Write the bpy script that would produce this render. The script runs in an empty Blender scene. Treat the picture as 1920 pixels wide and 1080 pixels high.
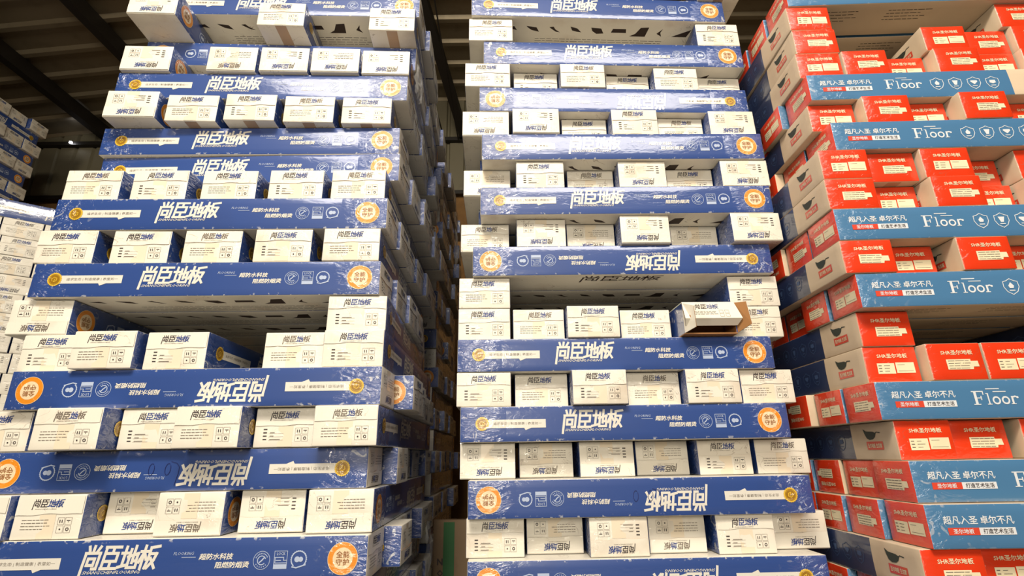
import bpy, math, random
from mathutils import Vector, Matrix, Euler
random.seed(7)
PI = math.pi
SC = bpy.context.scene
COL = SC.collection

# ------------------------------------------------------------------ camera (eye at the origin, 1.40 m above the floor)
cam_d = bpy.data.cameras.new('camera')
cam = bpy.data.objects.new('camera', cam_d)
COL.objects.link(cam)
F_PX, PITCH, ROLL, YAW = 967.08, math.radians(18.05), math.radians(-0.962), math.radians(0.406)
cam_d.sensor_width = 36.0
cam_d.lens = F_PX / 1920.0 * 36.0
cam_d.clip_start = 0.05
cam_d.clip_end = 100
cam.matrix_world = (Matrix.Rotation(-YAW, 4, 'Z') @ Matrix.Rotation(PI/2 + PITCH, 4, 'X') @ Matrix.Rotation(ROLL, 4, 'Z'))
SC.camera = cam
FLOOR = -1.40
ROOF = 4.6

# ------------------------------------------------------------------ light and exposure
w = bpy.data.worlds.new('world'); w.use_nodes = True
w.node_tree.nodes['Background'].inputs[0].default_value = (1.0, 0.80, 0.60, 1)
w.node_tree.nodes['Background'].inputs[1].default_value = 0.012
SC.world = w
def area(name, loc, target, sx, sy, power, col):
    d = bpy.data.lights.new(name, 'AREA'); d.shape = 'RECTANGLE'; d.size = sx; d.size_y = sy
    d.energy = power; d.color = col
    o = bpy.data.objects.new(name, d); COL.objects.link(o); o.location = loc
    o.rotation_euler = (Vector(target) - Vector(loc)).to_track_quat('-Z', 'Y').to_euler()
    return o
area('ceiling_light', (-0.6, -1.4, 4.1), (0.1, 1.9, 0.3), 1.2, 0.45, 130, (1.0, 0.87, 0.67))
area('added_glare_panel', (0.1, -2.3, 4.45), (0.1, -2.3, 0.0), 5.4, 2.6, 330, (1.0, 0.93, 0.84))  # unseen overhead panel, added so the film on the upper cartons catches glare
area('added_front_fill', (-0.9, -7.2, 1.5), (0.2, 2.0, 0.3), 1.5, 2.4, 360, (1.0, 0.89, 0.71))  # fill light added behind the camera to even out the fronts; no real doorway
VS = SC.view_settings
VS.view_transform = 'Standard'; VS.look = 'None'; VS.gamma = 1.0; VS.use_curve_mapping = False
VS.exposure = 0.10
SC.cycles.max_bounces = 5
SC.cycles.diffuse_bounces = 1

# ------------------------------------------------------------------ materials
def srgb(r, g, b):
    f = lambda c: (c/255/12.92 if c/255 <= 0.04045 else ((c/255+0.055)/1.055)**2.4)
    return (f(r), f(g), f(b), 1)
MATS = {}
def mat(name, col, rough=0.6, film=0.0, stain=0.0, scuff=0.0, stain_col=(120, 85, 50), metal=0.0, grain=0.0, end_x=0.5, wr=1.0):
    m = bpy.data.materials.new(name); m.use_nodes = True
    nt = m.node_tree; N = nt.nodes; K = nt.links
    b = N['Principled BSDF']
    b.inputs['Base Color'].default_value = srgb(*col)
    b.inputs['Roughness'].default_value = rough
    b.inputs['Metallic'].default_value = metal
    MATS[name] = m
    if not (film or stain or scuff or grain): return m
    tc = N.new('ShaderNodeTexCoord'); oi = N.new('ShaderNodeObjectInfo')
    mul = N.new('ShaderNodeMath'); mul.operation = 'MULTIPLY'; mul.inputs[1].default_value = 37.0
    K.new(oi.outputs['Random'], mul.inputs[0])
    add = N.new('ShaderNodeVectorMath'); add.operation = 'ADD'
    K.new(tc.outputs['Object'], add.inputs[0]); K.new(mul.outputs[0], add.inputs[1])
    vec = add.outputs[0]
    def noise(scale, detail, mapscale=None, dist=0.0):
        n = N.new('ShaderNodeTexNoise'); n.inputs['Scale'].default_value = scale; n.inputs['Detail'].default_value = detail
        n.inputs['Distortion'].default_value = dist
        if mapscale:
            mp = N.new('ShaderNodeMapping'); mp.inputs['Scale'].default_value = mapscale
            K.new(vec, mp.inputs['Vector']); K.new(mp.outputs[0], n.inputs['Vector'])
        else: K.new(vec, n.inputs['Vector'])
        return n.outputs['Fac']
    def ramp(src, a, c):
        r = N.new('ShaderNodeMapRange'); r.inputs[1].default_value = a; r.inputs[2].default_value = c; K.new(src, r.inputs[0]); return r.outputs[0]
    def math_(op, a, c):
        n = N.new('ShaderNodeMath'); n.operation = op
        for i, s in enumerate((a, c)):
            if isinstance(s, (int, float)): n.inputs[i].default_value = s
            else: K.new(s, n.inputs[i])
        return n.outputs[0]
    base = None
    def mix(fac, colr):
        nonlocal base
        x = N.new('ShaderNodeMix'); x.data_type = 'RGBA'
        K.new(fac, x.inputs[0])
        if base is None: x.inputs[6].default_value = srgb(*col)
        else: K.new(base, x.inputs[6])
        x.inputs[7].default_value = srgb(*colr)
        base = x.outputs[2]
    sep = N.new('ShaderNodeSeparateXYZ'); K.new(tc.outputs['Object'], sep.inputs[0])
    ax = math_('ABSOLUTE', sep.outputs[0], 0)
    endm = ramp(ax, end_x - 0.16, end_x - 0.02)
    if grain: mix(math_('MULTIPLY', ramp(noise(3.0, 4, (1, 1, 1)), 0.35, 0.7), grain), tuple(int(c*0.55) for c in col))
    if stain: mix(math_('MULTIPLY', ramp(noise(5.5, 5), 0.56, 0.78), stain), stain_col)
    if stain and name in ('white_card', 'red_card'):
        cr = N.new('ShaderNodeMath'); cr.operation = 'ABSOLUTE'
        K.new(math_('SUBTRACT', noise(9, 3, (1, 1, 1.6), 1.0), 0.5), cr.inputs[0])
        mix(math_('MULTIPLY', math_('MULTIPLY', ramp(cr.outputs[0], 0.006, 0.001), ramp(noise(7, 2), 0.52, 0.6)), 0.5), (130, 105, 85))
    if scuff:
        s1 = ramp(noise(26, 3, (1, 1, 1), 1.5), 0.63, 0.68)
        s2 = math_('MULTIPLY', math_('MULTIPLY', s1, endm), scuff)
        az = math_('ABSOLUTE', sep.outputs[2], 0)
        s3 = math_('MULTIPLY', math_('MULTIPLY', ramp(noise(60, 2), 0.62, 0.66), ramp(az, 0.052, 0.06)), scuff)
        mix(math_('MAXIMUM', s2, s3), (205, 208, 215))
    if base is not None: K.new(base, b.inputs['Base Color'])
    if film:
        b.inputs['Coat Weight'].default_value = min(1.0, film*1.2); b.inputs['Coat IOR'].default_value = 1.85
        b.inputs['Coat Roughness'].default_value = 0.10
        h1 = noise(1.0, 3, (3.0, 30, 26), 0.6)
        h2 = noise(14, 4, (1.0, 1.0, 2.2), 2.2)
        h = math_('ADD', math_('MULTIPLY', h1, 0.09), math_('MULTIPLY', h2, math_('ADD', math_('MULTIPLY', endm, 1.7), 0.05)))
        bp = N.new('ShaderNodeBump'); bp.inputs['Strength'].default_value = 0.55*wr; bp.inputs['Distance'].default_value = 0.02
        K.new(h, bp.inputs['Height']); K.new(bp.outputs[0], b.inputs['Coat Normal'])
    return m
E5 = 0.60   # half length of the blue and white cartons
mat('blue_card', (46, 78, 150), 0.42, 0.8, 0.12, 0.8, (60, 60, 70), end_x=E5)
mat('white_card', (246, 240, 226), 0.55, 0.22, 0.42, 0.0, (176, 140, 98), end_x=E5, wr=0.5)
mat('white_print', (240, 236, 226), 0.5, 0.8, end_x=E5)
mat('thin_white_print', (190, 205, 235), 0.5, 0.8, end_x=E5)
mat('black_print', (58, 50, 52), 0.6)
mat('grey_print', (120, 110, 100), 0.6)
mat('navy_print', (52, 74, 140), 0.6)
mat('brown_print', (50, 34, 26), 0.7)
mat('gold_print', (236, 194, 60), 0.4, 0.8, end_x=E5)
mat('dark_gold_print', (160, 116, 22), 0.4, 0.8, end_x=E5)
mat('orange_print', (244, 150, 34), 0.42, 0.8, end_x=E5)
mat('cream_print', (252, 226, 186), 0.45, 0.8, end_x=E5)
mat('badge_text', (150, 96, 50), 0.5)
mat('packing_tape', (244, 230, 206), 0.3)
mat('brown_tape', (198, 168, 138), 0.3)
mat('pen_ink', (22, 34, 100), 0.5)
mat('brown_card', (172, 122, 74), 0.8, 0, 0.3, 0, (120, 80, 45))
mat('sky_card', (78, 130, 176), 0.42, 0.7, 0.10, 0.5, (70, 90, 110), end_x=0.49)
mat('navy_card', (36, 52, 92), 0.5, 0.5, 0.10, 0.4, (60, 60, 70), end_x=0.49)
mat('dim_print', (66, 88, 130), 0.5)
mat('red_card', (240, 62, 22), 0.4, 0.55, 0.08, 0.0, (180, 60, 40), end_x=0.60, wr=0.8)
mat('kraft_white', (226, 204, 176), 0.7, 0.12, 0.35, 0.0, (150, 110, 76), end_x=0.6)
mat('label_cream', (250, 236, 200), 0.5, 0.3, end_x=0.6)
mat('tag_red', (226, 74, 50), 0.5, 0.4, end_x=0.6)
mat('leaf_print', (52, 60, 54), 0.6)
mat('pale_print', (236, 240, 246), 0.5, 0.6, end_x=0.6)
mat('loose_film', (225, 225, 225), 0.12, 0.0)
_b = MATS['loose_film'].node_tree.nodes['Principled BSDF']
_b.inputs['Alpha'].default_value = 0.28; _b.inputs['Specular IOR Level'].default_value = 1.0
mat('roof_metal', (140, 128, 106), 0.42, 0, 0.3, 0, (60, 46, 30), metal=0.4)
mat('wall_metal', (118, 112, 92), 0.6, 0, 0.4, 0, (80, 70, 50))
mat('plaster', (150, 112, 66), 0.9, 0, 0.5, 0, (110, 76, 42), grain=0.5)
mat('steel_dark', (26, 22, 18), 0.6)
mat('concrete', (62, 56, 50), 0.85, 0, 0.5, 0, (60, 52, 44), grain=0.4)
mat('pallet_wood', (150, 118, 80), 0.8, 0, 0.4, 0, (90, 66, 42), grain=0.4)
mat('green_stripe', (30, 86, 44), 0.6)
mat('drab_card', (120, 100, 78), 0.8, 0, 0.4, 0, (70, 54, 40))
mat('lamp_glow', (255, 250, 255), 0.5)
_b = MATS['lamp_glow'].node_tree.nodes['Principled BSDF']
_b.inputs['Emission Color'].default_value = (0.95, 0.95, 1, 1); _b.inputs['Emission Strength'].default_value = 14

# ------------------------------------------------------------------ mesh helpers
class MB:
    def __init__(s): s.v = []; s.f = []; s.m = []; s.names = []
    def mi(s, name):
        if name not in s.names: s.names.append(name)
        return s.names.index(name)
    def poly(s, pts, m):
        i = len(s.v); s.v += [tuple(p) for p in pts]; s.f.append(tuple(range(i, i+len(pts)))); s.m.append(s.mi(m))
    def mesh(s, name, smooth=False):
        me = bpy.data.meshes.new(name); me.from_pydata(s.v, [], s.f)
        for n in s.names: me.materials.append(MATS[n])
        me.polygons.foreach_set('material_index', s.m)
        if smooth: me.polygons.foreach_set('use_smooth', [True]*len(s.f))
        me.update(); return me
    def box(s, a, b, m):
        x0, y0, z0 = a; x1, y1, z1 = b
        P = [(x0,y0,z0),(x1,y0,z0),(x1,y1,z0),(x0,y1,z0),(x0,y0,z1),(x1,y0,z1),(x1,y1,z1),(x0,y1,z1)]
        for q in ((0,3,2,1),(4,5,6,7),(0,1,5,4),(1,2,6,5),(2,3,7,6),(3,0,4,7)): s.poly([P[i] for i in q], m)
    def bar(s, p, q, wd, ht, m, up=(0,0,1)):
        p = Vector(p); q = Vector(q); d = (q-p).normalized(); r = d.cross(Vector(up)).normalized()*wd/2; u = r.cross(d).normalized()*ht/2
        A = [p-r-u, p+r-u, p+r+u, p-r+u]; B = [q-r-u, q+r-u, q+r+u, q-r+u]
        s.poly(A[::-1], m); s.poly(B, m)
        for i in range(4): s.poly([A[i], A[(i+1)%4], B[(i+1)%4], B[i]], m)
def obj(name, me, parent=None, **props):
    o = bpy.data.objects.new(name, me); COL.objects.link(o)
    if parent: o.parent = parent
    for k, v in props.items(): o[k] = v
    return o

class Flat:
    """printing laid on a face: u to the reader's right, v up, metres from the face centre; fn maps (u, v, lift) to the carton"""
    def __init__(s, fn): s.fn = fn; s.b = MB()
    def P(s, pts, m, lv=0): s.b.poly([s.fn(u, v, lv) for u, v in pts], m)
    def rect(s, u0, v0, u1, v1, m, lv=0, n=1, sk=0.0):
        for i in range(n):
            a = u0+(u1-u0)*i/n; c = u0+(u1-u0)*(i+1)/n
            s.P([(a, v0), (c, v0), (c+sk, v1), (a+sk, v1)], m, lv)
    def disc(s, cu, cv, r, m, lv=0, n=28, wob=0.0, k=0):
        R = lambda i, f: (cu+f*(r+(wob*(i % 2) if f == 1 else 0))*math.cos(2*PI*i/n), cv+f*(r+(wob*(i % 2) if f == 1 else 0))*math.sin(2*PI*i/n))
        fr = [1, .66, .33] if r > .012 else [1]
        for a, c in zip(fr, fr[1:]):
            for i in range(n): s.P([R(i, c), R(i, a), R((i+1) % n, a), R((i+1) % n, c)], m, lv)
        s.P([R(i, fr[-1]) for i in range(n)], m, lv)
    def ring(s, cu, cv, r0, r1, m, lv=0, n=28, a0=0, a1=2*PI, wob=0.0, sx=1.0):
        for i in range(n):
            a = a0+(a1-a0)*i/n; c = a0+(a1-a0)*(i+1)/n; w0 = wob*(i % 2); w1 = wob*((i+1) % 2)
            s.P([(cu+sx*r0*math.cos(a), cv+r0*math.sin(a)), (cu+sx*(r1+w0)*math.cos(a), cv+(r1+w0)*math.sin(a)),
                 (cu+sx*(r1+w1)*math.cos(c), cv+(r1+w1)*math.sin(c)), (cu+sx*r0*math.cos(c), cv+r0*math.sin(c))], m, lv)
    def stroke(s, pts, t, m, lv=0):
        for (a, b), (c, d) in zip(pts, pts[1:]):
            L = math.hypot(c-a, d-b) or 1e-9; nx, ny = -(d-b)/L*t/2, (c-a)/L*t/2; ex, ey = (c-a)/L*t*.45, (d-b)/L*t*.45
            a2, b2, c2, d2 = a-ex, b-ey, c+ex, d+ey
            q = max(1, int(L/.022))
            for j in range(q):
                e, g, e2, g2 = a2+(c2-a2)*j/q, b2+(d2-b2)*j/q, a2+(c2-a2)*(j+1)/q, b2+(d2-b2)*(j+1)/q
                s.P([(e-nx, g-ny), (e2-nx, g2-ny), (e2+nx, g2+ny), (e+nx, g+ny)], m, lv)
    def frame(s, u0, v0, u1, v1, t, m, lv=0):
        s.stroke([(u0, v0), (u1, v0), (u1, v1), (u0, v1), (u0, v0)], t, m, lv)
    def text(s, txt, u, v, h, m, lv=0, bold=0.0, shear=0.0, width=None, flipv=1):
        """u, v: lower left corner of the em box; h: height of a full-size character"""
        vs, fs, w_ = glyphs(txt, 0, shear)
        k = h; kx = (width/w_) if width else k; d_ = bold*h*1.6
        for n_, (du, dv) in enumerate(((-d_, 0), (d_, 0), (0, d_), (0, -d_)) if bold > 0 else ((0, 0),)):
            for f in fs: s.P([(u+du+vs[i][0]*kx, v+dv+vs[i][1]*k) for i in f], m, lv+.12*n_)
        return w_*kx
GL = {}
def glyphs(txt, bold, shear):
    key = (txt, bold, shear)
    if key not in GL:
        cu = bpy.data.curves.new('lettering', 'FONT'); cu.body = txt; cu.offset = bold; cu.shear = shear; cu.resolution_u = 1
        o = bpy.data.objects.new('lettering', cu); COL.objects.link(o)
        bpy.context.view_layer.update()
        me = bpy.data.meshes.new_from_object(o.evaluated_get(bpy.context.evaluated_depsgraph_get()))
        vs = [(v.co.x, v.co.y) for v in me.vertices]; fs = [tuple(p.vertices) for p in me.polygons]
        x0 = min(v[0] for v in vs); x1 = max(v[0] for v in vs); y0 = min(v[1] for v in vs); y1 = max(v[1] for v in vs)
        vs = [((x-x0)/(y1-y0), (y-y0)/(y1-y0)) for x, y in vs]
        GL[key] = (vs, fs, (x1-x0)/(y1-y0))
        bpy.data.objects.remove(o); bpy.data.curves.remove(cu); bpy.data.meshes.remove(me)
    return GL[key]

LOGO = [  # the four square-cut characters, each on a unit cell
 [[(.50, 1), (.50, .74)], [(.20, .98), (.30, .76)], [(.84, .98), (.72, .76)], [(.10, .70), (.94, .70)], [(.12, .70), (.12, -.30)],
  [(.92, .70), (.92, .03)], [(.34, .46), (.70, .46), (.70, .18), (.34, .18), (.34, .46)], [(.70, .03), (.92, .03)]],
 [[(.10, .95), (.95, .95)], [(.14, .95), (.14, .03)], [(.10, .03), (.95, .03)], [(.56, .95), (.56, .70)], [(.16, .68), (.86, .68), (.86, .34), (.16, .34)], [(.56, .34), (.56, .05)]],
 [[(.03, .68), (.38, .68)], [(.20, .95), (.20, .14)], [(.00, .08), (.38, .16)], [(.42, .52), (.96, .66)], [(.50, .84), (.50, .06), (.98, .06), (.98, .24)], [(.72, .98), (.72, .26)], [(.94, .66), (.94, .34), (.84, .34)]],
 [[(.02, .74), (.40, .74)], [(.20, .98), (.20, .00)], [(.18, .68), (.02, .28)], [(.24, .66), (.40, .40)], [(.98, .96), (.52, .90), (.52, .40), (.44, .02)], [(.54, .64), (.92, .64), (.84, .36), (.56, .03)], [(.64, .44), (.98, .03)]]]
def logo(F, u, v, w_, h, cols, lv=0, t=0.132, shear=0.16):
    cw = w_/4.25
    for i, ch in enumerate(LOGO):
        for st in ch:
            F.stroke([(u+i*cw*1.05+x*cw*0.98+shear*(y-.5)*h, v+y*h) for x, y in st], t*h, cols[i], lv)

# ------------------------------------------------------------------ cartons
class Kind:
    def __init__(s, L, W, H, style): s.L, s.W, s.H, s.style = L, W, H, style
    def bl(s, u, v, k):   # how far the long side bulges
        L, H = s.L, s.H; e = max(0, 1-(2*v/H)**2); x = min(1, abs(2*u/L))
        g = 0.0022*(0.65+0.35*math.sin(3.1*u+1.7*k))*e*(1-x**8)
        return g + 0.0014*e*(1-x**12)*x**5*math.sin(38*u+2*k)*math.sin(62*v+k)
    def be(s, u, v, k):   # how far the end bulges
        W, H = s.W, s.H; e = max(0, 1-(2*v/H)**2)*max(0, 1-(2*u/W)**4)
        return e*(0.0018+0.0012*math.sin(31*u+3*k)*math.sin(40*v+1.3*k))
    def front(s, k): return lambda u, v, lv: (u, -s.W/2-s.bl(u, v, k)-0.0009-0.0003*lv, v)
    def back(s, k): return lambda u, v, lv: (-u, s.W/2+s.bl(u, v, k)+0.0009+0.0003*lv, v)
    def end_a(s, k): return lambda u, v, lv: (-s.L/2-s.be(u, v, k)-0.0009-0.0003*lv, -u, v)
    def end_b(s, k): return lambda u, v, lv: (s.L/2+s.be(u, v, k)+0.0009+0.0003*lv, u, v)
    def under(s, k): return lambda u, v, lv: (u, -v, -s.H/2-0.0002-0.0001*lv)
    def over(s, k): return lambda u, v, lv: (-u, -v, s.H/2+0.0002+0.0001*lv)
    def body(s, k):
        L, W, H = s.L, s.W, s.H; r = 0.0035
        def line(h, n, extra=()):
            a = [-h, -h+r*.35, -h+r] + [-h+r+(2*h-2*r)*i/n for i in range(1, n)] + [h-r, h-r*.35, h]
            return sorted(set(round(x, 5) for x in a+list(extra)))
        ex = ()
        if s.style == 'floor': ex = (-L/2+.225, L/2-.225)
        X = line(L/2, 34, ex); Y = line(W/2, 5); Z = line(H/2, 5)
        vs, idx, fs, ms = [], {}, [], []
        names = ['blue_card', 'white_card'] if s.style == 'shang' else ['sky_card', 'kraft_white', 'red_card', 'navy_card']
        def V(x, y, z):
            key = (round(x, 5), round(y, 5), round(z, 5))
            if key not in idx:
                c = [max(-h+r, min(h-r, p)) for p, h in ((x, L/2), (y, W/2), (z, H/2))]
                d = Vector((x-c[0], y-c[1], z-c[2]))
                if d.length > 1e-7: d = d.normalized()*min(r, d.length) if sum(abs(q) > 1e-6 for q in d) > 1 else d
                p = Vector(c)+d
                if abs(abs(y)-W/2) < 1e-6 and abs(x) < L/2 and abs(z) < H/2: p.y += math.copysign(s.bl(x if y < 0 else -x, z, k), y)
                if abs(abs(x)-L/2) < 1e-6 and abs(y) < W/2 and abs(z) < H/2: p.x += math.copysign(s.be(-y if x < 0 else y, z, k), x)
                idx[key] = len(vs); vs.append(tuple(p))
            return idx[key]
        def grid(A, B, fn, flip, mf):
            for a0, a1 in zip(A, A[1:]):
                for b0, b1 in zip(B, B[1:]):
                    q = [V(*fn(a0, b0)), V(*fn(a1, b0)), V(*fn(a1, b1)), V(*fn(a0, b1))]
                    fs.append(tuple(q[::-1] if flip else q)); ms.append(mf((a0+a1)/2, (b0+b1)/2))
        sh = s.style == 'shang'
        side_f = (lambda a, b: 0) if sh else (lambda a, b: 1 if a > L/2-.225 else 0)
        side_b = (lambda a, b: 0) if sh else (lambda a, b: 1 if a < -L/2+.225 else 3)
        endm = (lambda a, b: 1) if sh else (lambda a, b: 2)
        grid(X, Z, lambda a, b: (a, -W/2, b), False, side_f)
        grid(X, Z, lambda a, b: (a, W/2, b), True, side_b)
        grid(Y, Z, lambda a, b: (-L/2, a, b), True, endm)
        grid(Y, Z, lambda a, b: (L/2, a, b), False, endm)
        grid(X, Y, lambda a, b: (a, b, -H/2), True, lambda a, b: 1)
        grid(X, Y, lambda a, b: (a, b, H/2), False, lambda a, b: 1)
        me = bpy.data.meshes.new('flooring_carton'); me.from_pydata(vs, [], fs)
        for n in names: me.materials.append(MATS[n])
        me.polygons.foreach_set('material_index', ms); me.polygons.foreach_set('use_smooth', [True]*len(fs)); me.update()
        return me
KS = Kind(1.22, 0.205, 0.1265, 'shang')
KF = Kind(0.99, 0.172, 0.1172, 'floor')

def shang_side(fn):
    out = []; L = 1.22; x0 = -L/2; w = 'white_print'; tw = 'thin_white_print'
    F = Flat(fn); logo(F, x0+.378, -.016, .226, .062, [w]*4, 0); F.text('SHANGCHENFLOORING', x0+.385, -.0285, .0085, w, 0, .01, .35, width=.17); out.append(('brand_lettering', F))
    F = Flat(fn); F.disc(x0+.081, .002, .0235, 'gold_print', 2, 44, .0022); F.disc(x0+.081, .002, .0165, 'dark_gold_print', 3)
    F.ring(x0+.081, .002, .0175, .0195, 'dark_gold_print', 3); F.stroke([(x0+.074, -.004), (x0+.072, .004), (x0+.080, .010), (x0+.089, .006), (x0+.088, -.003), (x0+.079, -.007), (x0+.083, .003)], .0022, 'gold_print', 4); out.append(('gold_seal', F))
    F = Flat(fn); F.rect(x0+.09, -.014, x0+.315, .016, w, 0, 6); F.P([(x0+.235, -.014), (x0+.262, -.014), (x0+.24, -.0225)], w, 0)
    F.text('追求生态 | 制造健康 | 表里如一', x0+.122, -.0045, .0115, 'grey_print', 1, 0, 0, width=.178); out.append(('slogan_banner', F))
    F = Flat(fn); F.text('FLOORING', x0+.645, .018, .0085, tw, 0, -.005, .2); F.rect(x0+.67, .011, x0+.712, .0125, tw)
    F.text('超防水科技', x0+.722, .0045, .0165, w, 0, .02, .15, width=.10); F.text('阻燃防烟烫', x0+.772, -.0185, .0165, w, 0, .02, .15, width=.10); out.append(('slogan_lettering', F))
    F = Flat(fn); cx = x0+.908
    F.ring(cx, 0, .0235, .0250, tw, 0, 36); F.ring(cx, 0, .0105, .0130, tw, 0, 24, .3, 5.6); F.stroke([(cx-.005, -.005), (cx+.001, .0), (cx+.006, .006)], .0035, tw)
    for a in range(30, 160, 14): F.rect(cx+.0182*math.cos(math.radians(a))-.0012, .0182*math.sin(math.radians(a))-.0016, cx+.0182*math.cos(math.radians(a))+.0012, .0182*math.sin(math.radians(a))+.0016, tw)
    for a in range(215, 335, 20): F.rect(cx+.0182*math.cos(math.radians(a))-.0012, .0182*math.sin(math.radians(a))-.0014, cx+.0182*math.cos(math.radians(a))+.0012, .0182*math.sin(math.radians(a))+.0014, tw)
    sx = x0+.945; F.frame(sx, -.023, sx+.038, .024, .0014, tw); F.text('LOCK', sx+.007, .013, .008, tw, 0, .01, 0, width=.025)
    F.stroke([(sx+.002, .007), (sx+.028, .007), (sx+.028, -.001), (sx+.037, -.001)], .002, tw); F.stroke([(sx+.006, -.001), (sx+.02, -.001)], .0022, tw); F.stroke([(sx+.003, .007), (sx+.003, -.008), (sx+.037, -.008)], .002, tw); F.rect(sx, -.023, sx+.038, -.0115, tw, 0)
    wx = x0+1.018; F.ring(wx, .001, .0205, .0232, tw, 0, 40, -.9, PI+.9, .0016); F.disc(wx-.005, .001, .008, tw, 0, 14); F.disc(wx+.006, .001, .007, tw, 1, 14); F.stroke([(wx-.018, -.019), (wx-.006, -.0215), (wx+.008, -.0175), (wx+.02, -.014)], .0035, tw); out.append(('feature_icons', F))
    F = Flat(fn); bx = x0+1.148; F.disc(bx, .001, .0435, 'orange_print', 0, 48); F.disc(bx, .001, .0295, 'cream_print', 1, 40); F.ring(bx, .001, .0435, .0447, 'cream_print', 1, 48)
    F.text('全能', bx-.0195, .003, .0175, 'badge_text', 2, .015, 0, width=.039); F.text('守护', bx-.0195, -.0175, .0175, 'badge_text', 2, .015, 0, width=.039); out.append(('orange_badge', F))
    return out
def shang_end(fn, k, W, H):
    """the paper flap, its lettering, the small print and the tape"""
    out = []; kind = k % 2; rnd = random.Random(k*7+1)
    ph = rnd.random()*6; base = H/2-(.047 if k % 3 else .056)
    vf = lambda u: base+.0022*math.sin(23*u+ph)+.0012*math.sin(71*u+2*ph)
    F = Flat(fn); n = 16; lift = 4
    for i in range(n):
        a = -W/2+.003+(W-.006)*i/n; c = -W/2+.003+(W-.006)*(i+1)/n
        F.P([(a, vf(a)), (c, vf(c)), (c, H/2-.004), (a, H/2-.004)], 'white_card', lift)
        F.b.poly([fn(a, vf(a), lift), fn(a, vf(a), -2), fn(c, vf(c), -2), fn(c, vf(c), lift)], 'brown_card')
    out.append(('end_flap', F))
    F = Flat(fn); cols = [['black_print']*2+['navy_print']*2, ['black_print', 'navy_print', 'navy_print', 'navy_print'], ['grey_print', 'grey_print', 'navy_print', 'grey_print']][k % 3]
    lu = -.052+.006*(k % 3); logo(F, lu, H/2-.0345, .094, .0215, cols, lift+2, .125); F.text('SHANGCHENFLOORING', lu+.008, H/2-.042, .0032, 'grey_print', lift+2, 0, .3, width=.066)
    out.append(('end_lettering', F))
    F = Flat(fn); g = 'grey_print'; d = 'black_print'
    ty = -.008
    if kind == 0:
        for r in range(4):
            u = -.075; y = ty-.0085*r
            for q in range(7):
                l = rnd.uniform(.005, .016); 
                if u+l > .012-(.012 if r == 3 else 0): break
                F.rect(u, y-.0009, u+l, y+.0009, g); u += l+.0022
    else:
        for r in range(4):
            y = ty+.002-.0105*r; F.rect(-.072, y-.0018, -.060, y+.0018, d); 
            if r: F.rect(-.054, y-.003, -.006, y-.0024, g)
            if r: F.rect(-.05, y-.0009, -.05+rnd.uniform(.012, .034), y+.0009, g)
    for cx, cy, q in ((.042, -.012, 0), (.064, -.012, 1), (.042, -.035, 2), (.064, -.035, 3)):
        F.frame(cx-.0095, cy-.0098, cx+.0095, cy+.0098, .0007, g)
        if q == 0: F.rect(cx-.0045, cy-.005, cx-.002, cy+.004, d); F.rect(cx+.002, cy-.005, cx+.0045, cy+.004, d)
        elif q == 1: F.rect(cx-.0055, cy+.0005, cx+.0055, cy+.0028, d); F.rect(cx-.0006, cy-.004, cx+.0006, cy, d)
        elif q == 2: F.disc(cx, cy, .0026, d, 0, 8)
        else: F.ring(cx, cy, .0028, .0052, d, 0, 9)
    out.append(('end_small_print', F))
    F = Flat(fn); F.rect(-.024, -H/2+.003, .024, min(vf(0), vf(.02), vf(-.02))-.001, 'packing_tape', -1); out.append(('packing_tape', F))
    return out
def under_tape(kd):
    fn = kd.under(0); F = Flat(fn); F.rect(-kd.L/2+.005, -.024, -kd.L/2+.30, .024, 'brown_tape'); return F
def under_pictos(kd, fn):
    F = Flat(fn); b = 'brown_print'; rnd = random.Random(3)
    sh = [[(-.018, .004), (.01, .008), (.02, -.006), (-.006, 0)], [(-.022, .010), (.012, .006), (.022, -.010), (-.004, -.004), (-.016, .004)], [(-.018, .008), (-.004, .010), (.004, 0), (.02, -.01), (.006, -.008), (-.010, .002)],
          [(-.020, .012), (.004, .006), (.020, -.008), (.004, -.006), (-.012, -.002)], [(-.022, .010), (.012, .008), (.024, -.010), (.0, -.012), (-.016, -.002)], [(-.02, .008), (.024, .008), (.028, -.006), (-.024, -.006)],
          [(.0, .014), (.028, .016), (.024, -.018), (-.03, -.018), (-.012, -.008)], [(-.012, -.006), (.004, .012), (.0, -.002), (.008, -.016)], [(.03, .012), (.022, -.016), (-.03, -.016)]]
    for i, p in enumerate(sh):
        cx = -.42+.105*i; F.P([(cx+a*1.45, .030+c*1.7) for a, c in p], b)
    for r in range(4):
        u = -.30
        while u < .34:
            l = rnd.uniform(.012, .04); F.rect(u, -.030-.014*r, u+l, -.0275-.014*r, b); u += l+.006
    return F
def under_lines(fn):
    F = Flat(fn); rnd = random.Random(9)
    for u0 in (-.36, -.06):
        for r in range(4):
            u = u0
            while u < u0+.17-.03*(r % 2): l = rnd.uniform(.01, .03); F.rect(u, .045-.016*r, u+l, .048-.016*r, 'brown_print'); u += l+.004
    return F
def under_logo(kd, fn):
    F = Flat(fn); logo(F, -.17, .028, .34, .055, ['brown_print']*4); return F

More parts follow.
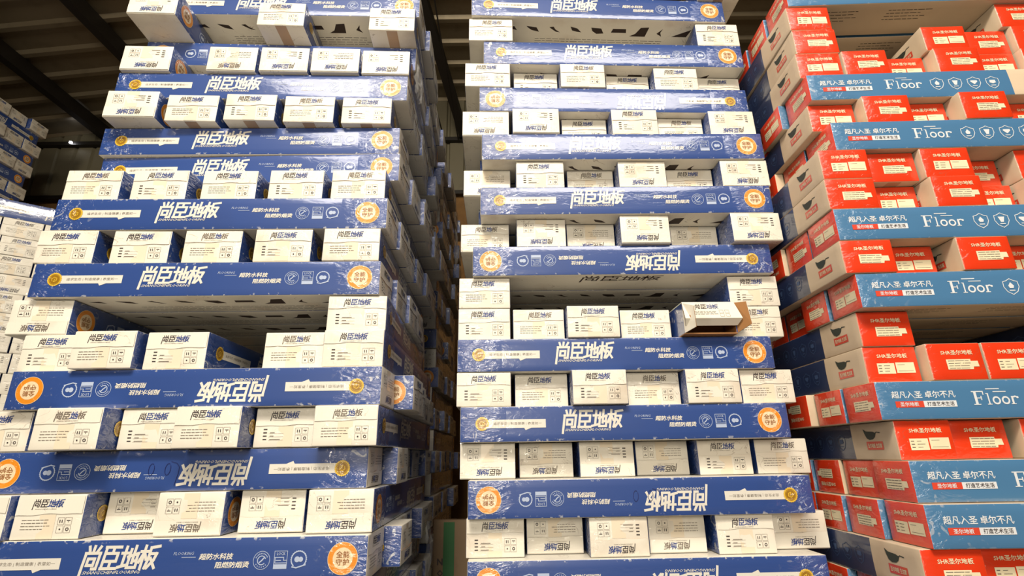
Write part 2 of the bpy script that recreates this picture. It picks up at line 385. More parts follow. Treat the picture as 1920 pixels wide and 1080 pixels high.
def floor_side(fn, p='pale_print'):
    out = []; x0 = -.495
    F = Flat(fn); F.text('超凡入圣 卓尔不凡', x0+.045, .006, .0215, p, 0, .012, 0, width=.195)
    F.rect(x0+.052, -.022, x0+.138, -.003, 'tag_red', 0, 2); F.text('圣尔地板', x0+.066, -.0185, .0125, p, 1, .01, 0, width=.056)
    F.rect(x0+.138, -.022, x0+.238, -.003, p, 0, 2); F.text('打造艺术生活', x0+.148, -.0185, .0125, 'black_print', 1, .01, 0, width=.082); out.append(('slogan_print', F))
    F = Flat(fn); b = x0+.29; B = -.018; T = .024
    F.rect(b+.006, B, b+.014, T, p); F.rect(b, T-.003, b+.036, T, p); F.P([(b+.033, T-.012), (b+.036, T-.012), (b+.036, T), (b+.033, T)], p); F.rect(b+.014, .001, b+.028, .004, p); F.rect(b+.025, -.004, b+.028, .009, p); F.rect(b, B, b+.021, B+.0025, p)
    F.rect(b+.046, B, b+.050, T-.007, p); F.rect(b+.041, B, b+.055, B+.0025, p); F.rect(b+.042, T-.009, b+.048, T-.007, p)
    for cx in (.071, .099): F.ring(b+cx, -.0055, .0075, .0125, p, 0, 26, sx=.98)
    F.rect(b+.117, B, b+.123, T-.017, p); F.rect(b+.113, B, b+.128, B+.0025, p); F.ring(b+.129, -.0005, .004, .0085, p, 0, 12, .2, 2.6); F.disc(b+.136, .003, .0035, p, 0, 10)
    F.rect(b+.046, .0285, b+.088, .0315, p); F.rect(b+.066, .020, b+.106, .0225, p); out.append(('floor_lettering', F))
    F = Flat(fn)
    for i, cx in enumerate((x0+.487, x0+.556, x0+.627, x0+.697)):
        sp = [(-.023, .016), (-.012, .019), (0, .026), (.012, .019), (.023, .016), (.024, -.002), (.016, -.018), (0, -.028), (-.016, -.018), (-.024, -.002), (-.023, .016)]
        F.stroke([(cx+a, c) for a, c in sp], .0022, p)
        if i == 0: F.P([(cx, .014), (cx+.009, .002), (cx+.006, -.006), (cx-.006, -.006), (cx-.009, .002)], p)
        elif i == 1: F.P([(cx-.011, .012), (cx+.011, .012), (cx+.006, -.004), (cx+.005, -.008), (cx-.005, -.008), (cx-.006, -.004)], p)
        elif i == 2: F.P([(cx-.012, .01), (cx+.012, .01), (cx+.013, .004), (cx, -.008), (cx-.013, .004)], p)
        else: F.P([(cx-.01, .01), (cx+.01, .01), (cx+.012, -.002), (cx, -.006), (cx-.012, -.002)], p)
        F.rect(cx-.009, -.0155, cx+.009, -.0125, p)
    out.append(('shield_icons', F))
    F = Flat(fn); cx = .495-.118; cy = .022
    lf = [(-.038, .018), (-.022, .010), (-.006, .009), (.012, .008), (.027, .003), (.020, -.009), (.008, -.016), (-.010, -.018), (-.024, -.012), (-.032, .002)]
    F.P([(cx+a, cy+c) for a, c in lf], 'leaf_print'); F.stroke([(cx+.016, cy-.002), (cx+.03, cy+.006), (cx+.046, cy+.004)], .003, 'leaf_print')
    F.rect(cx-.030, cy-.049, cx+.052, cy-.023, 'tag_red', 0, 3); F.text('圣尔地板 生态家', cx-.024, cy-.043, .014, 'label_cream', 1, .01, 0, width=.070); out.append(('leaf_emblem', F))
    return out
def floor_end(fn, k, W, H):
    out = []; rnd = random.Random(k+40)
    F = Flat(fn); F.text('SHR圣尔地板', -.044, .021, .0145, 'label_cream', 0, .012, 0, width=.098); out.append(('end_lettering', F))
    F = Flat(fn); c = 'label_cream'
    if k % 2 == 0:
        F.P([(-.034, .006), (.042, .006), (.042, .0), (.064, .0), (.066, -.018), (.048, -.018), (.046, -.026), (-.034, -.026)], c, 0)
        for r in range(4):
            u = -.029; y = .001-.0078*r
            while u < .03: l = rnd.uniform(.012, .03); l = min(l, .04-u); F.rect(u, y-.0009, u+l, y+.0009, 'grey_print', 1); u += l+.002
    else:
        F.rect(-.050, -.030, .006, .004, c, 0, 2); F.rect(.010, -.028, .070, .006, c, 0, 2)
        for r in range(3): F.rect(-.046, -.005-.009*r, -.036, -.0025-.009*r, 'grey_print', 1); F.rect(-.028, -.0045-.009*r, rnd.uniform(-.015, .0), -.003-.009*r, 'grey_print', 1)
        F.rect(.016, -.022, .064, -.021, 'grey_print', 1); F.rect(.016, -.002, .04, -.001, 'grey_print', 1)
    out.append(('end_label', F))
    return out

NV = 4
LIB = {}
XF = Matrix()
JIT, PICT, SPECIAL = {}, {}, {}
LONGLAB = {}
HIDE_END = lambda word, i: (word == 'rear' and i < 4) or (word == 'farthest' and i < 3) or (word == 'turned' and i not in (2, 3, 4))
HIDE_LONG = lambda word, k, j: False
LOW = {}
def low_carton(word, kd, centre, rot):
    b = LOW.setdefault(word, MB()); M = XF @ Matrix.Translation(centre) @ Euler(rot).to_matrix().to_4x4()
    x, y, z = kd.L/2, kd.W/2, kd.H/2; sm, em = ('blue_card', 'white_card') if kd.style == 'shang' else ('sky_card', 'red_card'); tm = 'white_card' if kd.style == 'shang' else 'kraft_white'
    P = [M @ Vector(p) for p in ((-x,-y,-z),(x,-y,-z),(x,y,-z),(-x,y,-z),(-x,-y,z),(x,-y,z),(x,y,z),(-x,y,z))]
    for q, m in (((0,3,2,1),tm),((4,5,6,7),tm),((0,1,5,4),sm),((1,2,6,5),em),((2,3,7,6),sm),((3,0,4,7),em)): b.poly([P[i] for i in q], m)
def lib(kd, where, k):
    key = (kd.style, where, k)
    if key not in LIB:
        sh = kd.style == 'shang'
        if where == 'body': LIB[key] = kd.body(k)
        else:
            fn = getattr(kd, where if where in ('front', 'back', 'end_a', 'end_b') else 'under')(k)
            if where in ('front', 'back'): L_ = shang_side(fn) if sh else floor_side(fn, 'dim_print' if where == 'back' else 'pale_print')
            elif where in ('end_a', 'end_b'): L_ = (shang_end if sh else floor_end)(fn, k, kd.W, kd.H)
            elif where == 'tape': L_ = [('underside_tape', under_tape(kd))]
            elif where in ('pictos', 'pictos_flip'): L_ = [('underside_print', under_pictos(kd, kd.under(0) if where == 'pictos' else kd.over(0)))]
            elif where in ('ulines', 'ulines_flip'): L_ = [('underside_print', under_lines(kd.under(0) if where == 'ulines' else kd.over(0)))]
            elif where in ('ulogo', 'ulogo_flip'): L_ = [('underside_lettering', under_logo(kd, kd.under(0) if where == 'ulogo' else kd.over(0)))]
            LIB[key] = [(n, F.b.mesh(n)) for n, F in L_]
    return LIB[key]
def carton(kd, centre, rot, k, parts, label, group, cat='carton', end_k=None):
    o = obj('flooring_carton' if kd.style == 'shang' else 'red_flooring_carton', lib(kd, 'body', k % NV), None, label=label, category=cat, group=group)
    o.matrix_world = XF @ Matrix.Translation(centre) @ Euler(rot).to_matrix().to_4x4()
    for wh in parts:
        kk = (k % NV)
        for n, me in lib(kd, wh, kk if wh in ('front', 'back', 'end_a', 'end_b') else 0):
            obj(n, me, o)
    return o

ORD = ['first', 'second', 'third', 'fourth', 'fifth', 'sixth', 'seventh', 'eighth', 'ninth', 'tenth', 'eleventh', 'twelfth', 'thirteenth', 'fourteenth']
class Stack:
    def __init__(s, word, kd, D, yaw, z0, hh, kvis, long_t, end_t, side, cat_words):
        s.word, s.kd, s.D, s.yaw, s.z0, s.hh = word, kd, D, yaw, z0, hh
        s.cw = cat_words; s.side = side
        sh = kd.style == 'shang'
        longs = sorted(long_t, reverse=True); ends = sorted(end_t, reverse=True)
        for k in longs:
            x, dy, yw, inv = long_t[k]; rnd = random.Random(k*13+len(word))
            zc = z0+k*hh+kd.H/2+(hh-kd.H)*0; y = D+dy; c, sn = math.cos(yw), math.sin(yw)
            n = 6 if sh else 5
            for j in range(n):
                jx = 0 if j == 0 else rnd.uniform(-.02, .035)*(1 if side != 'l' else -1)
                if (word, k, j) in JIT: jx = JIT[(word, k, j)]
                px = x+jx-sn*(y-D-dy); 
                cx = px+c*kd.L/2-sn*kd.W/2; cy = y+sn*kd.L/2+c*kd.W/2
                fl = inv if j == 0 else rnd.random() < .35
                vis = k >= kvis
                parts = []
                if j == 0 and vis: parts = ['front']
                if vis and side == 'r': parts += ['end_a' if fl else 'end_b']
                if vis and side == 'l': parts += ['end_b' if fl else 'end_a']
                if vis and side == 'r' and j in (1, 2): parts += ['front']
                if j < 3 and (word, k) in PICT: parts += [(PICT[(word, k)] if j == 0 or not sh else 'pictos')+('_flip' if fl else '')]
                nth = ORD[longs.index(k)] if k in longs[:14] else ''
                if not vis or (side == '' and j > 0 and k not in (17, 7)) or HIDE_LONG(word, k, j):
                    low_carton(word, kd, (cx, cy, zc), (0, 0, yw)); y += kd.W+(.006 if sh else .012); continue
                elif j == 0:
                    lab = 'long blue carton side%s, %s blue layer down the %s stack' % (', lettering upside down' if inv else '', nth, word); grp = 'long side cartons of the %s stack' % word
                elif side:
                    lab = '%s end facing the aisle, %s behind front, %s blue layer down, %s stack' % (s.cw, ORD[j-1], nth, word); grp = 'aisle side carton ends of the %s stack' % word
                else:
                    lab = 'pale underside over a dark gap, %s row behind front, %s blue layer, %s stack' % (ORD[j-1], nth, word); grp = 'inner cartons of %s blue layer, %s stack' % (nth, word)
                if j == 0: LONGLAB[(word, k)] = lab
                carton(kd, (cx, cy, zc), (0, PI if fl else 0, yw), abs(k*3+j*5+len(word)) if j else abs(k+len(word)), parts, lab, grp)
                y += kd.W+(.006 if sh else .012)
        for k in ends:
            row = end_t[k]; yws = sorted(r[4] for r in row); yw = yws[len(yws)//2]
            yw = max(-.05, min(.05, yw)); c, sn = math.cos(yw), math.sin(yw); last = None
            for i, (nm, ori, x, dy, _) in enumerate(row):
                
                if last: x = max(x, last[0]+(kd.W+.005-(dy-last[1])*sn)/c)
                last = (x, dy)
                y = D+dy; zc = z0+k*hh+kd.H/2
                cx = x+c*kd.W/2-sn*kd.L/2; cy = y+sn*kd.W/2+c*kd.L/2
                inv = ori == 'I'; v = abs(k*5+i*3+len(word))
                if (word, k, nm) in SPECIAL: SPECIAL[(word, k, nm)](kd, (x, y, z0+k*hh), yw); continue
                parts = ['end_a'] if k >= kvis else []
                if k >= kvis and side in ('r',): parts += ['back' if inv else 'front']
                if k >= kvis and side == 'l': parts += ['front' if inv else 'back']
                if k >= 5: parts += ['tape']
                nth = ORD[ends.index(k)] if ends.index(k) < 14 else ''
                if k >= kvis and not HIDE_END(word, i):
                    lab = '%s carton end, %s%s from left, %s row of ends down, %s stack' % (s.cw, 'upside down, ' if inv else '', ORD[i], nth, word); grp = 'carton ends of the %s stack' % word
                else: low_carton(word, kd, (cx, cy, zc), (0, 0, yw+PI/2)); continue
                carton(kd, (cx, cy, zc), (PI if inv else 0, 0, yw+PI/2), v, parts, lab, grp)
def low_rows(kd, xs, lo, longk):
    return {k: [('q%d' % i, 'U', x, .02*((i+k) % 2), 0) for i, x in enumerate(xs)] for k in range(lo, -2) if k not in longk}

# ------------------------------------------------------------------ the room
def plane_slab(name, a, b, m, **kw):
    q = MB(); q.box(a, b, m); return obj(name, q.mesh(name), None, kind='structure', **kw)
plane_slab('floor', (-9, -8, FLOOR-.1), (9, 7.2, FLOOR), 'concrete')
# corrugated roof: flat bays in the middle, falling away on the outer sides; ribs run from side to side
def roof_z(x):
    if x < -1.4: return ROOF+(x+1.4)*0.11
    if x > 3.0: return ROOF-(x-3.0)*0.11
    return ROOF
q = MB(); X = [-9, -1.4, 3.0, 9]; y = -8.0
while y < 7.2:
    prof = [(0, 0), (.20, 0), (.225, .035), (.275, .035), (.30, 0), (.34, 0)]
    for (a, za), (b, zb) in zip(prof, prof[1:]):
        for x0, x1 in zip(X, X[1:]):
            q.poly([(x0, y+a, roof_z(x0)-za), (x1, y+a, roof_z(x1)-za), (x1, y+b, roof_z(x1)-zb), (x0, y+b, roof_z(x0)-zb)], 'roof_metal')
    y += .34
q.box((-9, -8, ROOF+.1), (9, 7.2, ROOF+.15), 'roof_metal')
obj('ceiling', q.mesh('ceiling'), None, kind='structure')
# far wall: plaster below, corrugated sheeting above
BY = 5.85
plane_slab('wall_back', (-9, BY, FLOOR), (9, BY+.15, 3.15), 'plaster')
q = MB(); x = -9.0
while x < 9:
    for (a, ya), (b, yb) in zip([(0, 0), (.16, 0), (.175, .03), (.20, .03), (.215, 0)], [(.16, 0), (.175, .03), (.20, .03), (.215, 0), (.23, 0)]):
        q.poly([(x+a, BY-.02+ya, 3.15), (x+b, BY-.02+yb, 3.15), (x+b, BY-.02+yb, 4.85), (x+a, BY-.02+ya, 4.85)], 'wall_metal')
    x += .23
q.box((-9, BY+.05, 3.15), (9, BY+.1, 4.85), 'wall_metal')
obj('wall_back_sheeting', q.mesh('wall_back_sheeting'), None, kind='structure')
plane_slab('wall_left', (-9.1, -8, FLOOR), (-9, 7.2, 4.7), 'plaster')
plane_slab('wall_right', (9, -8, FLOOR), (9.1, 7.2, 4.7), 'plaster')
# roof steel
def beam(name, p, r, wd, ht, label, cat, grp=None, m='steel_dark'):
    q = MB(); q.bar(p, r, wd, ht, m); o = obj(name, q.mesh(name), None, label=label, category=cat)
    if grp: o['group'] = grp
    return o
beam('roof_beam', (-4.1, -7.9, roof_z(-4.1)-.12), (-4.1, BY, roof_z(-4.1)-.12), .09, .16, 'dark steel roof beam running to the back wall, nearer the left stack', 'beam')
beam('roof_beam', (-5.2, -7.9, roof_z(-5.2)-.12), (-5.2, BY, roof_z(-5.2)-.12), .09, .16, 'dark steel roof beam crossing the far left corner of the roof', 'beam')
beam('wall_rail', (-8.9, BY-.06, 3.15), (8.9, BY-.06, 3.15), .07, .05, 'thin dark rail where the sheeting meets the plaster wall', 'rail')
beam('wall_rail', (-8.9, BY-.06, 3.93), (8.9, BY-.06, 3.93), .06, .05, 'dark horizontal rail across the upper wall sheeting', 'rail')
beam('roof_brace', (-.86, 3.9, ROOF-.12), (-.55, 5.7, 3.95), .10, .10, 'dark slanting roof brace seen in the gap between left and middle stacks', 'brace')
for i, (x0, x1) in enumerate(((-1.0, -.80), (-.72, -.62))):
    b = MB(); P = [Vector((x0, 3.6, ROOF-.1)), Vector((x0+(x1-x0)*.5, 4.8, 4.15)), Vector((x1, 5.75, 3.9))]
    for a, c in zip(P, P[1:]): b.bar(a, c, .014, .014, 'steel_dark')
    obj('hanging_cable', b.mesh('hanging_cable'), None, label=('thin dark cable sagging under the roof close to the brace' if i else 'thin dark cable sagging under the roof nearer the left stack'), category='cable')
b = MB(); b.box((-5.61, BY-.13, 3.91), (-5.585, BY-.105, 3.935), 'lamp_glow'); obj('wall_lamp', b.mesh('wall_lamp'), None, label='tiny bright white lamp on the dark far wall rail', category='lamp')

# ------------------------------------------------------------------ the stacks
def special_open(kd, base, yw):
    """the carton whose end has been opened: its end panel hangs out like an awning"""
    x, y, z = base; L, W, H = kd.L, kd.W, kd.H; t = .004
    M = Matrix.Translation((x, y, z)) @ Matrix.Rotation(yw, 4, 'Z')
    q = MB()
    q.box((0, 0, 0), (W, L, t), 'brown_card'); q.box((0, 0, H-t), (W, L, H), 'white_card')
    q.box((0, 0, t), (t, L, H-t), 'blue_card'); q.box((W-t, 0, t), (W, L, H-t), 'blue_card'); q.box((t, L-t, t), (W-t, L, H-t), 'brown_card')
    q.box((t, .001, t), (t+.001, L-t, H-t), 'brown_card'); q.box((W-t-.001, .001, t), (W-t, L-t, H-t), 'brown_card')
    q.box((t+.002, .10, t), (W-t-.002, L-t-.01, H-t-.03), 'brown_card')
    r = obj('flooring_carton', q.mesh('flooring_carton'), None, label='torn open white carton end with its flap hanging out over the blue carton, middle stack', category='carton', group='carton ends of the middle stack')
    r.matrix_world = M
    q = MB(); a = math.radians(24)
    top = Vector((0, 0, H)); d = Vector((0, -math.sin(a), -math.cos(a)))
    def hang(u, v, lv):   # the hanging panel's face: v downward along the panel
        p = top+d*v; n = Vector((0, -math.cos(a), math.sin(a))); return tuple(Vector((u, p.y, p.z))+n*(.0006+.0003*lv))
    pl = .080
    A = [top+Vector((0, 0, 0)), top+Vector((W, 0, 0)), top+d*pl+Vector((W+.012, 0, 0)), top+d*pl+Vector((-.004, 0, 0))]
    n = Vector((0, math.cos(a), -math.sin(a)))*.003
    q.poly(A, 'white_card'); q.poly([p+n for p in A][::-1], 'brown_card')
    B = [A[3], A[2], A[2]+Vector((-.014, .022, -.024)), A[3]+Vector((.006, .022, -.024))]
    q.poly(B, 'white_card'); q.poly([p+Vector((0, .003, 0)) for p in B][::-1], 'brown_card')
    for i in range(4): q.poly([A[i], A[i]+n, A[(i+1)%4]+n, A[(i+1)%4]], 'brown_card')
    fl = obj('end_flap', q.mesh('end_flap'), r)
    F = Flat(lambda u, v, lv: hang(u, -v, lv)); logo(F, .045, -.034, .094, .0215, ['black_print', 'black_print', 'navy_print', 'navy_print'], 1, .11); obj('end_lettering', F.b.mesh('end_lettering'), fl)
    F = Flat(lambda u, v, lv: hang(u, -v, lv)); rn = random.Random(4)
    for k in range(3):
        u = .04
        while u < .12: l = rn.uniform(.006, .016); F.rect(u, -.048-.007*k, u+l, -.046-.007*k, 'grey_print', 1); u += l+.003
    for i in range(2):
        for j in range(2): F.frame(.135+.022*i, -.056-.017*j, .150+.022*i, -.042-.017*j, .0008, 'grey_print', 1)
    obj('end_small_print', F.b.mesh('end_small_print'), fl)
    q = MB(); P = [Vector((0, 0, t)), Vector((0, 0, H-t)), Vector((.026, -.050, H-.028)), Vector((.022, -.060, .014))]
    q.poly(P, 'white_card'); q.poly([p+Vector((.003, .003, 0)) for p in P][::-1], 'brown_card'); obj('side_flap', q.mesh('side_flap'), r, label='pale side flap folded out on the left')
    q = MB(); P = [Vector((W, 0, t)), Vector((W, 0, H-t)), Vector((W+.030, -.040, H-.010)), Vector((W+.034, -.052, .026))]
    q.poly(P[::-1], 'brown_card'); q.poly([p+Vector((.003, .003, 0)) for p in P], 'white_card'); obj('side_flap', q.mesh('side_flap'), r, label='bare brown side flap folded out on the right')

SPECIAL[('middle', 5, 'E')] = special_open
PICT.update({('middle', 17): 'pictos', ('middle', 13): 'pictos', ('middle', 11): 'pictos', ('middle', 9): 'pictos', ('middle', 15): 'pictos', ('middle', 7): 'ulogo', ('left', 18): 'pictos', ('left', 7): 'pictos', ('right', 17): 'ulines', ('right', 6): 'ulines'})
JIT.update({('left', 2, 1): .055, ('left', 2, 2): .02, ('left', 4, 1): .07, ('left', 4, 2): .05, ('left', 0, 1): .06, ('left', 7, 1): .02, ('left', 9, 1): .012})
END_C={
 16:[('A','U',-0.168,-0.013,0.032),('B','U',0.916,0.034,0.029)],
 14:[('A','U',-0.183,-0.012,0.043),('B','U',0.038,0.057,0.033),('C','U',0.25,-0.001,0.046),('D','U',0.475,0.084,0.06),('E','U',0.688,0.033,0.034),('F','U',0.916,0.105,0.042)],
 12:[('A','I',-0.192,-0.005,0.069),('B','I',0.028,-0.022,0.024),('C','U',0.251,0.063,0.034),('D','U',0.464,-0.006,0.029),('E','U',0.69,0.065,0.045),('F','I',0.89,0.013,-0.013)],
 10:[('A','I',-0.19,0.065,0.033),('B','U',0.039,0.001,0.02),('C','U',0.265,0.08,0.02),('D','I',0.476,0.008,0.02),('E','U',0.705,0.082,0.054),('F','I',0.907,0.008,0.011)],
 8:[('A','U',-0.199,0.076,0.029),('B','I',0.037,0.033,0.017),('C','I',0.252,0.089,0.011),('D','I',0.462,0.007,0.013),('E','I',0.708,0.126,0.051),('F','I',0.904,-0.002,0.024)],
 6:[('A','U',-0.199,0.039,0.026),('F','U',0.895,0.061,0.019)],
 5:[('A','U',-0.2,0.04,0.024),('B','U',0.016,0.063,0.031),('C','U',0.226,0.018,0.028),('D','U',0.451,0.095,0.031),('F','U',0.887,0.062,0.024)],
 3:[('A','U',-0.201,0.024,0.017),('B','U',0.019,0.081,0.023),('C','U',0.232,-0.003,0.025),('D','U',0.454,0.082,0.072),('E','U',0.664,0.025,0.025),('F','U',0.887,0.062,0.09)],
 1:[('A','I',-0.189,0.07,0.025),('B','I',0.031,0.127,0.02),('C','I',0.256,0.092,0.003),('D','I',0.484,0.168,0.026),('E','U',0.709,0.119,-0.019),('F','U',0.936,0.138,0.026)],
 -1:[('A','U',-0.162,0.055,0.016),('B','I',0.052,0.109,0.017),('C','I',0.268,0.026,0.012),('D','I',0.487,0.084,0.076),('E','U',0.716,0.044,0.013),('F','I',0.959,0.121,0.104)],
}
END_L={
 17:[('A','I',-1.626,-0.036,0.048),('B','U',-1.1,0.033,0.048),('C','U',-0.614,0.069,0.031)],
 15:[('A','I',-1.633,0.009,0.062),('B','I',-1.274,0.02,0.057),('C','I',-1.054,0.027,0.044),('D','I',-0.837,0.035,0.044),('E','I',-0.623,0.053,0.044)],
 13:[('A','I',-1.624,-0.021,0.056),('B','U',-1.395,0.009,0.046),('C','U',-1.155,0.008,0.042),('D','U',-0.92,0.026,0.052),('E','U',-0.685,0.04,0.039)],
 10:[('A','U',-1.669,-0.044,0.06),('B','U',-1.42,-0.039,0.029),('C','U',-1.162,-0.029,0.043),('D','U',-0.909,-0.026,0.027),('E','U',-0.672,-0.023,0.026)],
 8:[('A','U',-1.696,-0.057,0.043),('B','U',-1.435,-0.046,0.033),('C','U',-1.179,-0.041,0.026),('D','U',-0.922,-0.042,0.033),('E','U',-0.673,-0.042,0.015)],
 6:[('A','I',-1.741,-0.036,0.065),('E','U',-0.636,-0.032,0.036)],
 5:[('A','U',-1.664,-0.038,0.017),('B','U',-1.466,-0.086,0.007),('C','U',-1.231,-0.053,0.023),('D','U',-0.845,-0.022,0.004),('E','U',-0.633,-0.049,0.044)],
 3:[('Z','U',-1.776,-0.031,0.016),('A','U',-1.47,-0.134,-0.02),('B','U',-1.27,-0.052,0.017),('C','U',-1.064,-0.114,0.01),('D','U',-0.854,-0.021,-0.047),('E','U',-0.633,-0.074,0.012)],
 1:[('Z','U',-1.729,-0.09,0.013),('A','U',-1.544,-0.062,0.006),('B','I',-1.313,0.036,0.017),('C','I',-1.099,-0.046,0.057),('D','I',-0.866,0.004,0.026),('E','I',-0.638,-0.034,0.058)],
}
END_R={
 16:[('A','U',1.163,0.039,-0.003),('G','U',2.024,0.033,-0.03)],
 15:[('A','U',1.166,0.039,-0.036),('D','U',1.683,0.029,-0.024),('E','U',1.875,0.057,0.078),('F','U',2.027,0.028,-0.03)],
 14:[('A','U',1.158,0.039,-0.036),('B','U',1.333,0.026,-0.025),('C','U',1.517,0.072,-0.027),('D','U',1.677,0.015,0.009),('E','U',1.838,0.054,-0.028),('F','U',2.02,0.021,-0.03)],
 12:[('A','U',1.166,0.05,-0.001),('B','U',1.324,-0.004,-0.024),('C','U',1.514,0.049,-0.028),('D','U',1.671,-0.021,0.018),('E','U',1.935,0.055,-0.03)],
 10:[('A','U',1.126,-0.009,-0.031),('B','U',1.315,0.019,0.049),('C','U',1.473,-0.012,-0.016),('D','U',1.673,0.08,-0.027),('E','U',1.851,0.006,-0.03)],
 9:[('A','U',1.124,-0.01,-0.048),('B','U',1.318,0.055,-0.028),('C','U',1.49,-0.021,-0.064),('D','U',1.658,0.056,-0.028)],
 7:[('A','U',1.127,-0.011,-0.047),('B','U',1.316,0.054,-0.028),('C','U',1.511,-0.028,-0.019)],
 5:[('A','U',1.166,0.046,-0.04)],
 4:[('A','U',1.163,0.052,-0.063),('B','U',1.313,0.007,0.011),('C','U',1.483,0.001,0.064)],
 2:[('A','U',1.193,0.071,-0.03),('C','U',1.579,0.092,-0.03)],
 -1:[('A','U',1.1,-0.015,-0.03)],
}

LONG_L = {18:(-1.62,.09,.03,0), 16:(-1.636,.122,.0495,1), 14:(-1.642,.025,.0345,0), 12:(-1.665,.054,.0165,0), 11:(-1.658,.076,-.0065,0), 9:(-1.67,-.054,.0175,0), 7:(-1.679,-.058,.0185,0),
          4:(-1.646,-.064,.0065,1), 2:(-1.684,-.028,.0135,1), 0:(-1.654,-.073,.0075,0), -2:(-1.66,-.05,.01,0), -4:(-1.66,-.04,.01,0), -6:(-1.66,-.05,.0,0)}
LONG_C = {17:(-.155,-.033,.0487,0), 15:(-.099,-.006,.0377,0), 13:(-.118,-.006,.0337,1), 11:(-.106,-.018,.0167,0), 9:(-.112,-.011,.0107,0), 7:(-.143,.016,.0117,1), 4:(-.199,.021,.0157,0),
          2:(-.185,.021,.0147,0), 0:(-.153,.006,.0167,1), -2:(-.153,.009,.002,1), -4:(-.16,0,.0,0), -6:(-.15,.01,.0,0), -8:(-.16,0,.0,0)}
LONG_R = {17:(1.172,.034,-.03,0), 13:(1.168,.02,-.0255,0), 11:(1.196,-.008,-.02,0), 8:(1.129,-.013,-.0295,0), 6:(1.157,-.007,-.045,0), 3:(1.15,.013,-.033,0), 1:(1.186,-.005,-.03,0),
          0:(1.179,-.032,-.03,0), -2:(1.16,0,-.03,0), -4:(1.17,0,-.03,0), -6:(1.16,0,-.03,0), -8:(1.17,0,-.03,0)}
END_L.update({k: [('q%d' % i, 'U', -1.66+.25*i, .02*(i % 2)-.05, .02) for i in range(5)] for k in (-1, -3, -5, -7)})
END_C.update({k: [('q%d' % i, 'U', -.17+.212*i, .03*(i % 2), .0) for i in range(6)] for k in (-3, -5, -7)})
END_C[18] = [('A', 'U', -.15, .02, .03), ('B', 'U', .10, .02, .03), ('C', 'U', .5, .02, .03), ('D', 'U', .94, .0, .03)]
i_ = END_C[5].index([r for r in END_C[5] if r[0] == 'F'][0]); END_C[5].insert(i_, ('E', 'U', .672, -.01, .02))
END_C[-1][-1] = ('F', 'I', .945, .121, .013)
END_R[-1] = [(n, 'U', x, d, -.03) for n, x, d in (('A', 1.15, -.015), ('B', 1.34, .02), ('C', 1.515, -.01), ('D', 1.68, .02), ('E', 1.87, 0))]
END_R[2] = [(n, 'U', x, d, -.03) for n, x, d in (('A', 1.193, .03), ('B', 1.385, .055), ('C', 1.579, .02), ('D', 1.765, .05), ('E', 1.95, .02))]
END_R[4] += [('D', 'U', 1.67, .03, -.03), ('E', 'U', 1.87, .0, -.03)]
END_R[5] += [('E', 'U', 1.96, .03, -.03)]
END_R[7] += [('D', 'U', 1.70, .06, -.03), ('E', 'U', 1.89, 0, -.03)]
END_R[9] += [('E', 'U', 1.85, -.02, -.03)]
for k in (-3, -5, -7): END_R[k] = [('q%d' % i, 'U', 1.12+.19*i, .02*(i % 2), -.03) for i in range(5)]
Stack('left', KS, 1.779, .0175, -.346, .1283, -2, LONG_L, END_L, 'r', 'white')
Stack('middle', KS, 1.9355, .0207, -.207, .1280, -2, LONG_C, END_C, '', 'white')
Stack('right', KF, 1.6287, -.0305, -.2682, .1186, -2, LONG_R, END_R, 'l', 'red')
# a stack standing in the dark behind the left one
rl = {k: (-1.68+random.uniform(-.02, .02), random.uniform(-.01, .03), .0, random.random() < .4) for k in range(-7, 20) if k % 2 == 0}
re_ = {k: [('q%d' % i, random.choice('UUI'), -1.67+.245*i+random.uniform(-.008, .008), random.uniform(-.01, .04), 0) for i in range(5)] for k in range(-7, 20) if k % 2}
Stack('rear', KS, 3.30, 0, -.346, .1283, -1, rl, re_, 'r', 'dim white')
# far left: one stack turned towards the aisle, one tall dark stack behind it
XF = Matrix.Translation((-3.0, 3.4, 0)) @ Matrix.Rotation(math.radians(38), 4, 'Z')
tl = {23: (-.62, .0, 0, 0)}
te = {k: [('q%d' % i, random.choice('UUI'), -.87+.211*i+random.uniform(-.002, .002)+.02*(k % 2), random.uniform(-.008, .012), 0) for i in range(6)] for k in range(1, 23)}
Stack('turned', KS, 0, 0, 1.57-23*.128, .128, 9, tl, te, '', 'tan')
XF = Matrix.Translation((-5.2, 3.74, 0))
al = {k: (-1.22+random.uniform(-.03, .02), random.uniform(-.02, .03), 0, random.random() < .5) for k in range(-9, 28) if k % 2}
ae = {k: [('q%d' % i, random.choice('UI'), -1.23+.25*i, random.uniform(0, .03), 0) for i in range(5)] for k in range(-9, 28) if k % 2 == 0}
Stack('farthest', KS, 0, 0, .02, .128, 12, al, ae, 'r', 'dark')
XF = Matrix()
for wd, b in LOW.items():
    obj('flooring_carton_pile', b.mesh('flooring_carton_pile'), None, kind='stuff', label='lower cartons under the visible part of the %s stack' % wd, category='cartons')
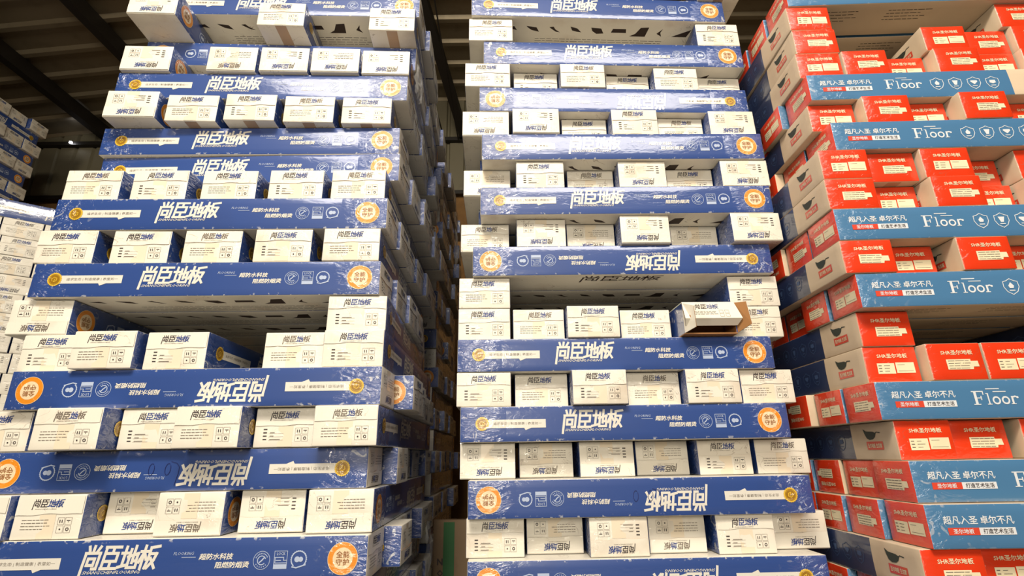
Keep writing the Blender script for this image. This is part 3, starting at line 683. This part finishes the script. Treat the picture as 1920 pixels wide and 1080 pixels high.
# pallets under the stacks
def pallet(x0, y0, x1, y1, ztop, label, M=Matrix()):
    q = MB(); n = 7; wd = (y1-y0)/n
    for i in range(n): q.box((x0, y0+wd*i+.012, ztop-.022), (x1, y0+wd*(i+1)-.012, ztop), 'pallet_wood')
    r = obj('wooden_pallet', q.mesh('wooden_pallet'), None, label=label, category='pallet'); r.matrix_world = M
    for i in range(3):
        q = MB(); xx = x0+(x1-x0-.1)*i/2; q.box((xx, y0, FLOOR), (xx+.1, y1, ztop-.022), 'pallet_wood'); obj('bearer', q.mesh('bearer'), r)
pallet(-1.70, 1.70, -.40, 3.05, -.346-7*.1283, 'wooden pallet under the left blue and white stack')
pallet(-.20, 1.93, 1.10, 3.15, -.207-8*.128, 'wooden pallet under the middle blue and white stack')
pallet(1.13, 1.60, 2.20, 2.66, -.2682-8*.1186, 'wooden pallet under the right red and blue stack')
pallet(-1.70, 3.28, -.42, 4.6, -.346-7*.1283, 'wooden pallet under the stack behind the left one')
pallet(-.9, -.02, .42, 1.28, 1.57-22*.128, 'wooden pallet under the far turned stack', Matrix.Translation((-3.0, 3.4, 0)) @ Matrix.Rotation(math.radians(38), 4, 'Z'))
pallet(-6.55, 3.72, -5.25, 5.0, .02-9*.128, 'wooden pallet under the tall dark stack')
# blue pen loops and a stroke drawn on two blue cartons
for wd, k in (('middle', 0), ('left', 2)):
    o = [q for q in SC.objects if q.get('label') == LONGLAB[(wd, k)]][0]
    F = Flat(KS.front(abs(k+len(wd)) % NV)); u0 = -.02 if wd == 'middle' else -.08
    for cx, r_ in ((u0, .011), (u0+.052, .011)):
        pts = [(cx+r_*.8*math.cos(i*.42+1), .004+.015*math.sin(i*.42+1)+.003*math.cos(i*.42)) for i in range(15)]
        F.stroke([(-a_, -b_) for a_, b_ in pts], .0016, 'pen_ink', 3)
    F.stroke([(-a_, -b_) for a_, b_ in [(u0+.06, .027), (u0+.078, .022), (u0+.088, .010), (u0+.087, -.010), (u0+.080, -.045)]], .0016, 'pen_ink', 3)
    obj('pen_scribble', F.b.mesh('pen_scribble'), o)
# loose stretch film hanging at stack corners
def film(name_label, c, sx, sz, seed, yawf=0.0):
    rn = random.Random(seed); q = MB(); n, m = 9, 9; P = {}
    for i in range(n):
        for j in range(m):
            a = -1+2*i/(n-1); b_ = -1+2*j/(m-1); r_ = max(abs(a), abs(b_))
            P[i, j] = (c[0]+.004+.012*rn.random()+.02*(1-r_*r_), c[1]+sx*a*(1-.35*b_*b_)*(1+.2*rn.uniform(-1, 1)), c[2]+sz*b_*(1-.2*a*a))
    for i in range(n-1):
        for j in range(m-1): q.poly([P[i, j], P[i+1, j], P[i+1, j+1], P[i, j+1]], 'loose_film')
    obj('stretch_film', q.mesh('stretch_film', True), None, label=name_label, category='plastic film')
film('crumpled clear film bulging at the top right corner of the left stack', (-.405, 1.93, 1.60), .07, .09, 3)
film('clear film hanging low on the right side of the left stack', (-.40, 2.62, -.40), .07, .12, 5)
film('clear film hanging at the dark corner of the rear stack', (-.42, 3.75, 1.55), .06, .18, 6)
# upright cartons with a green stripe at the end of the gap between left and middle stacks
q = MB(); q.box((-.43, 3.10, FLOOR), (-.235, 3.15, -.33), 'drab_card')
r = obj('upright_carton', q.mesh('upright_carton'), None, label='tall drab carton with a green stripe at the end of the dark aisle', category='carton')
q = MB(); q.box((-.375, 3.097, FLOOR+.01), (-.315, 3.10, -.34), 'green_stripe'); obj('green_stripe', q.mesh('green_stripe'), r)
F = Flat(lambda u, v, lv: (u, 3.0965-.0003*lv, v))
for i, ch in enumerate('NOTON'): F.text(ch, -.405, -.55-.055*i, .03, 'black_print', 0, .03, 0)
obj('lettering', F.b.mesh('lettering'), r)
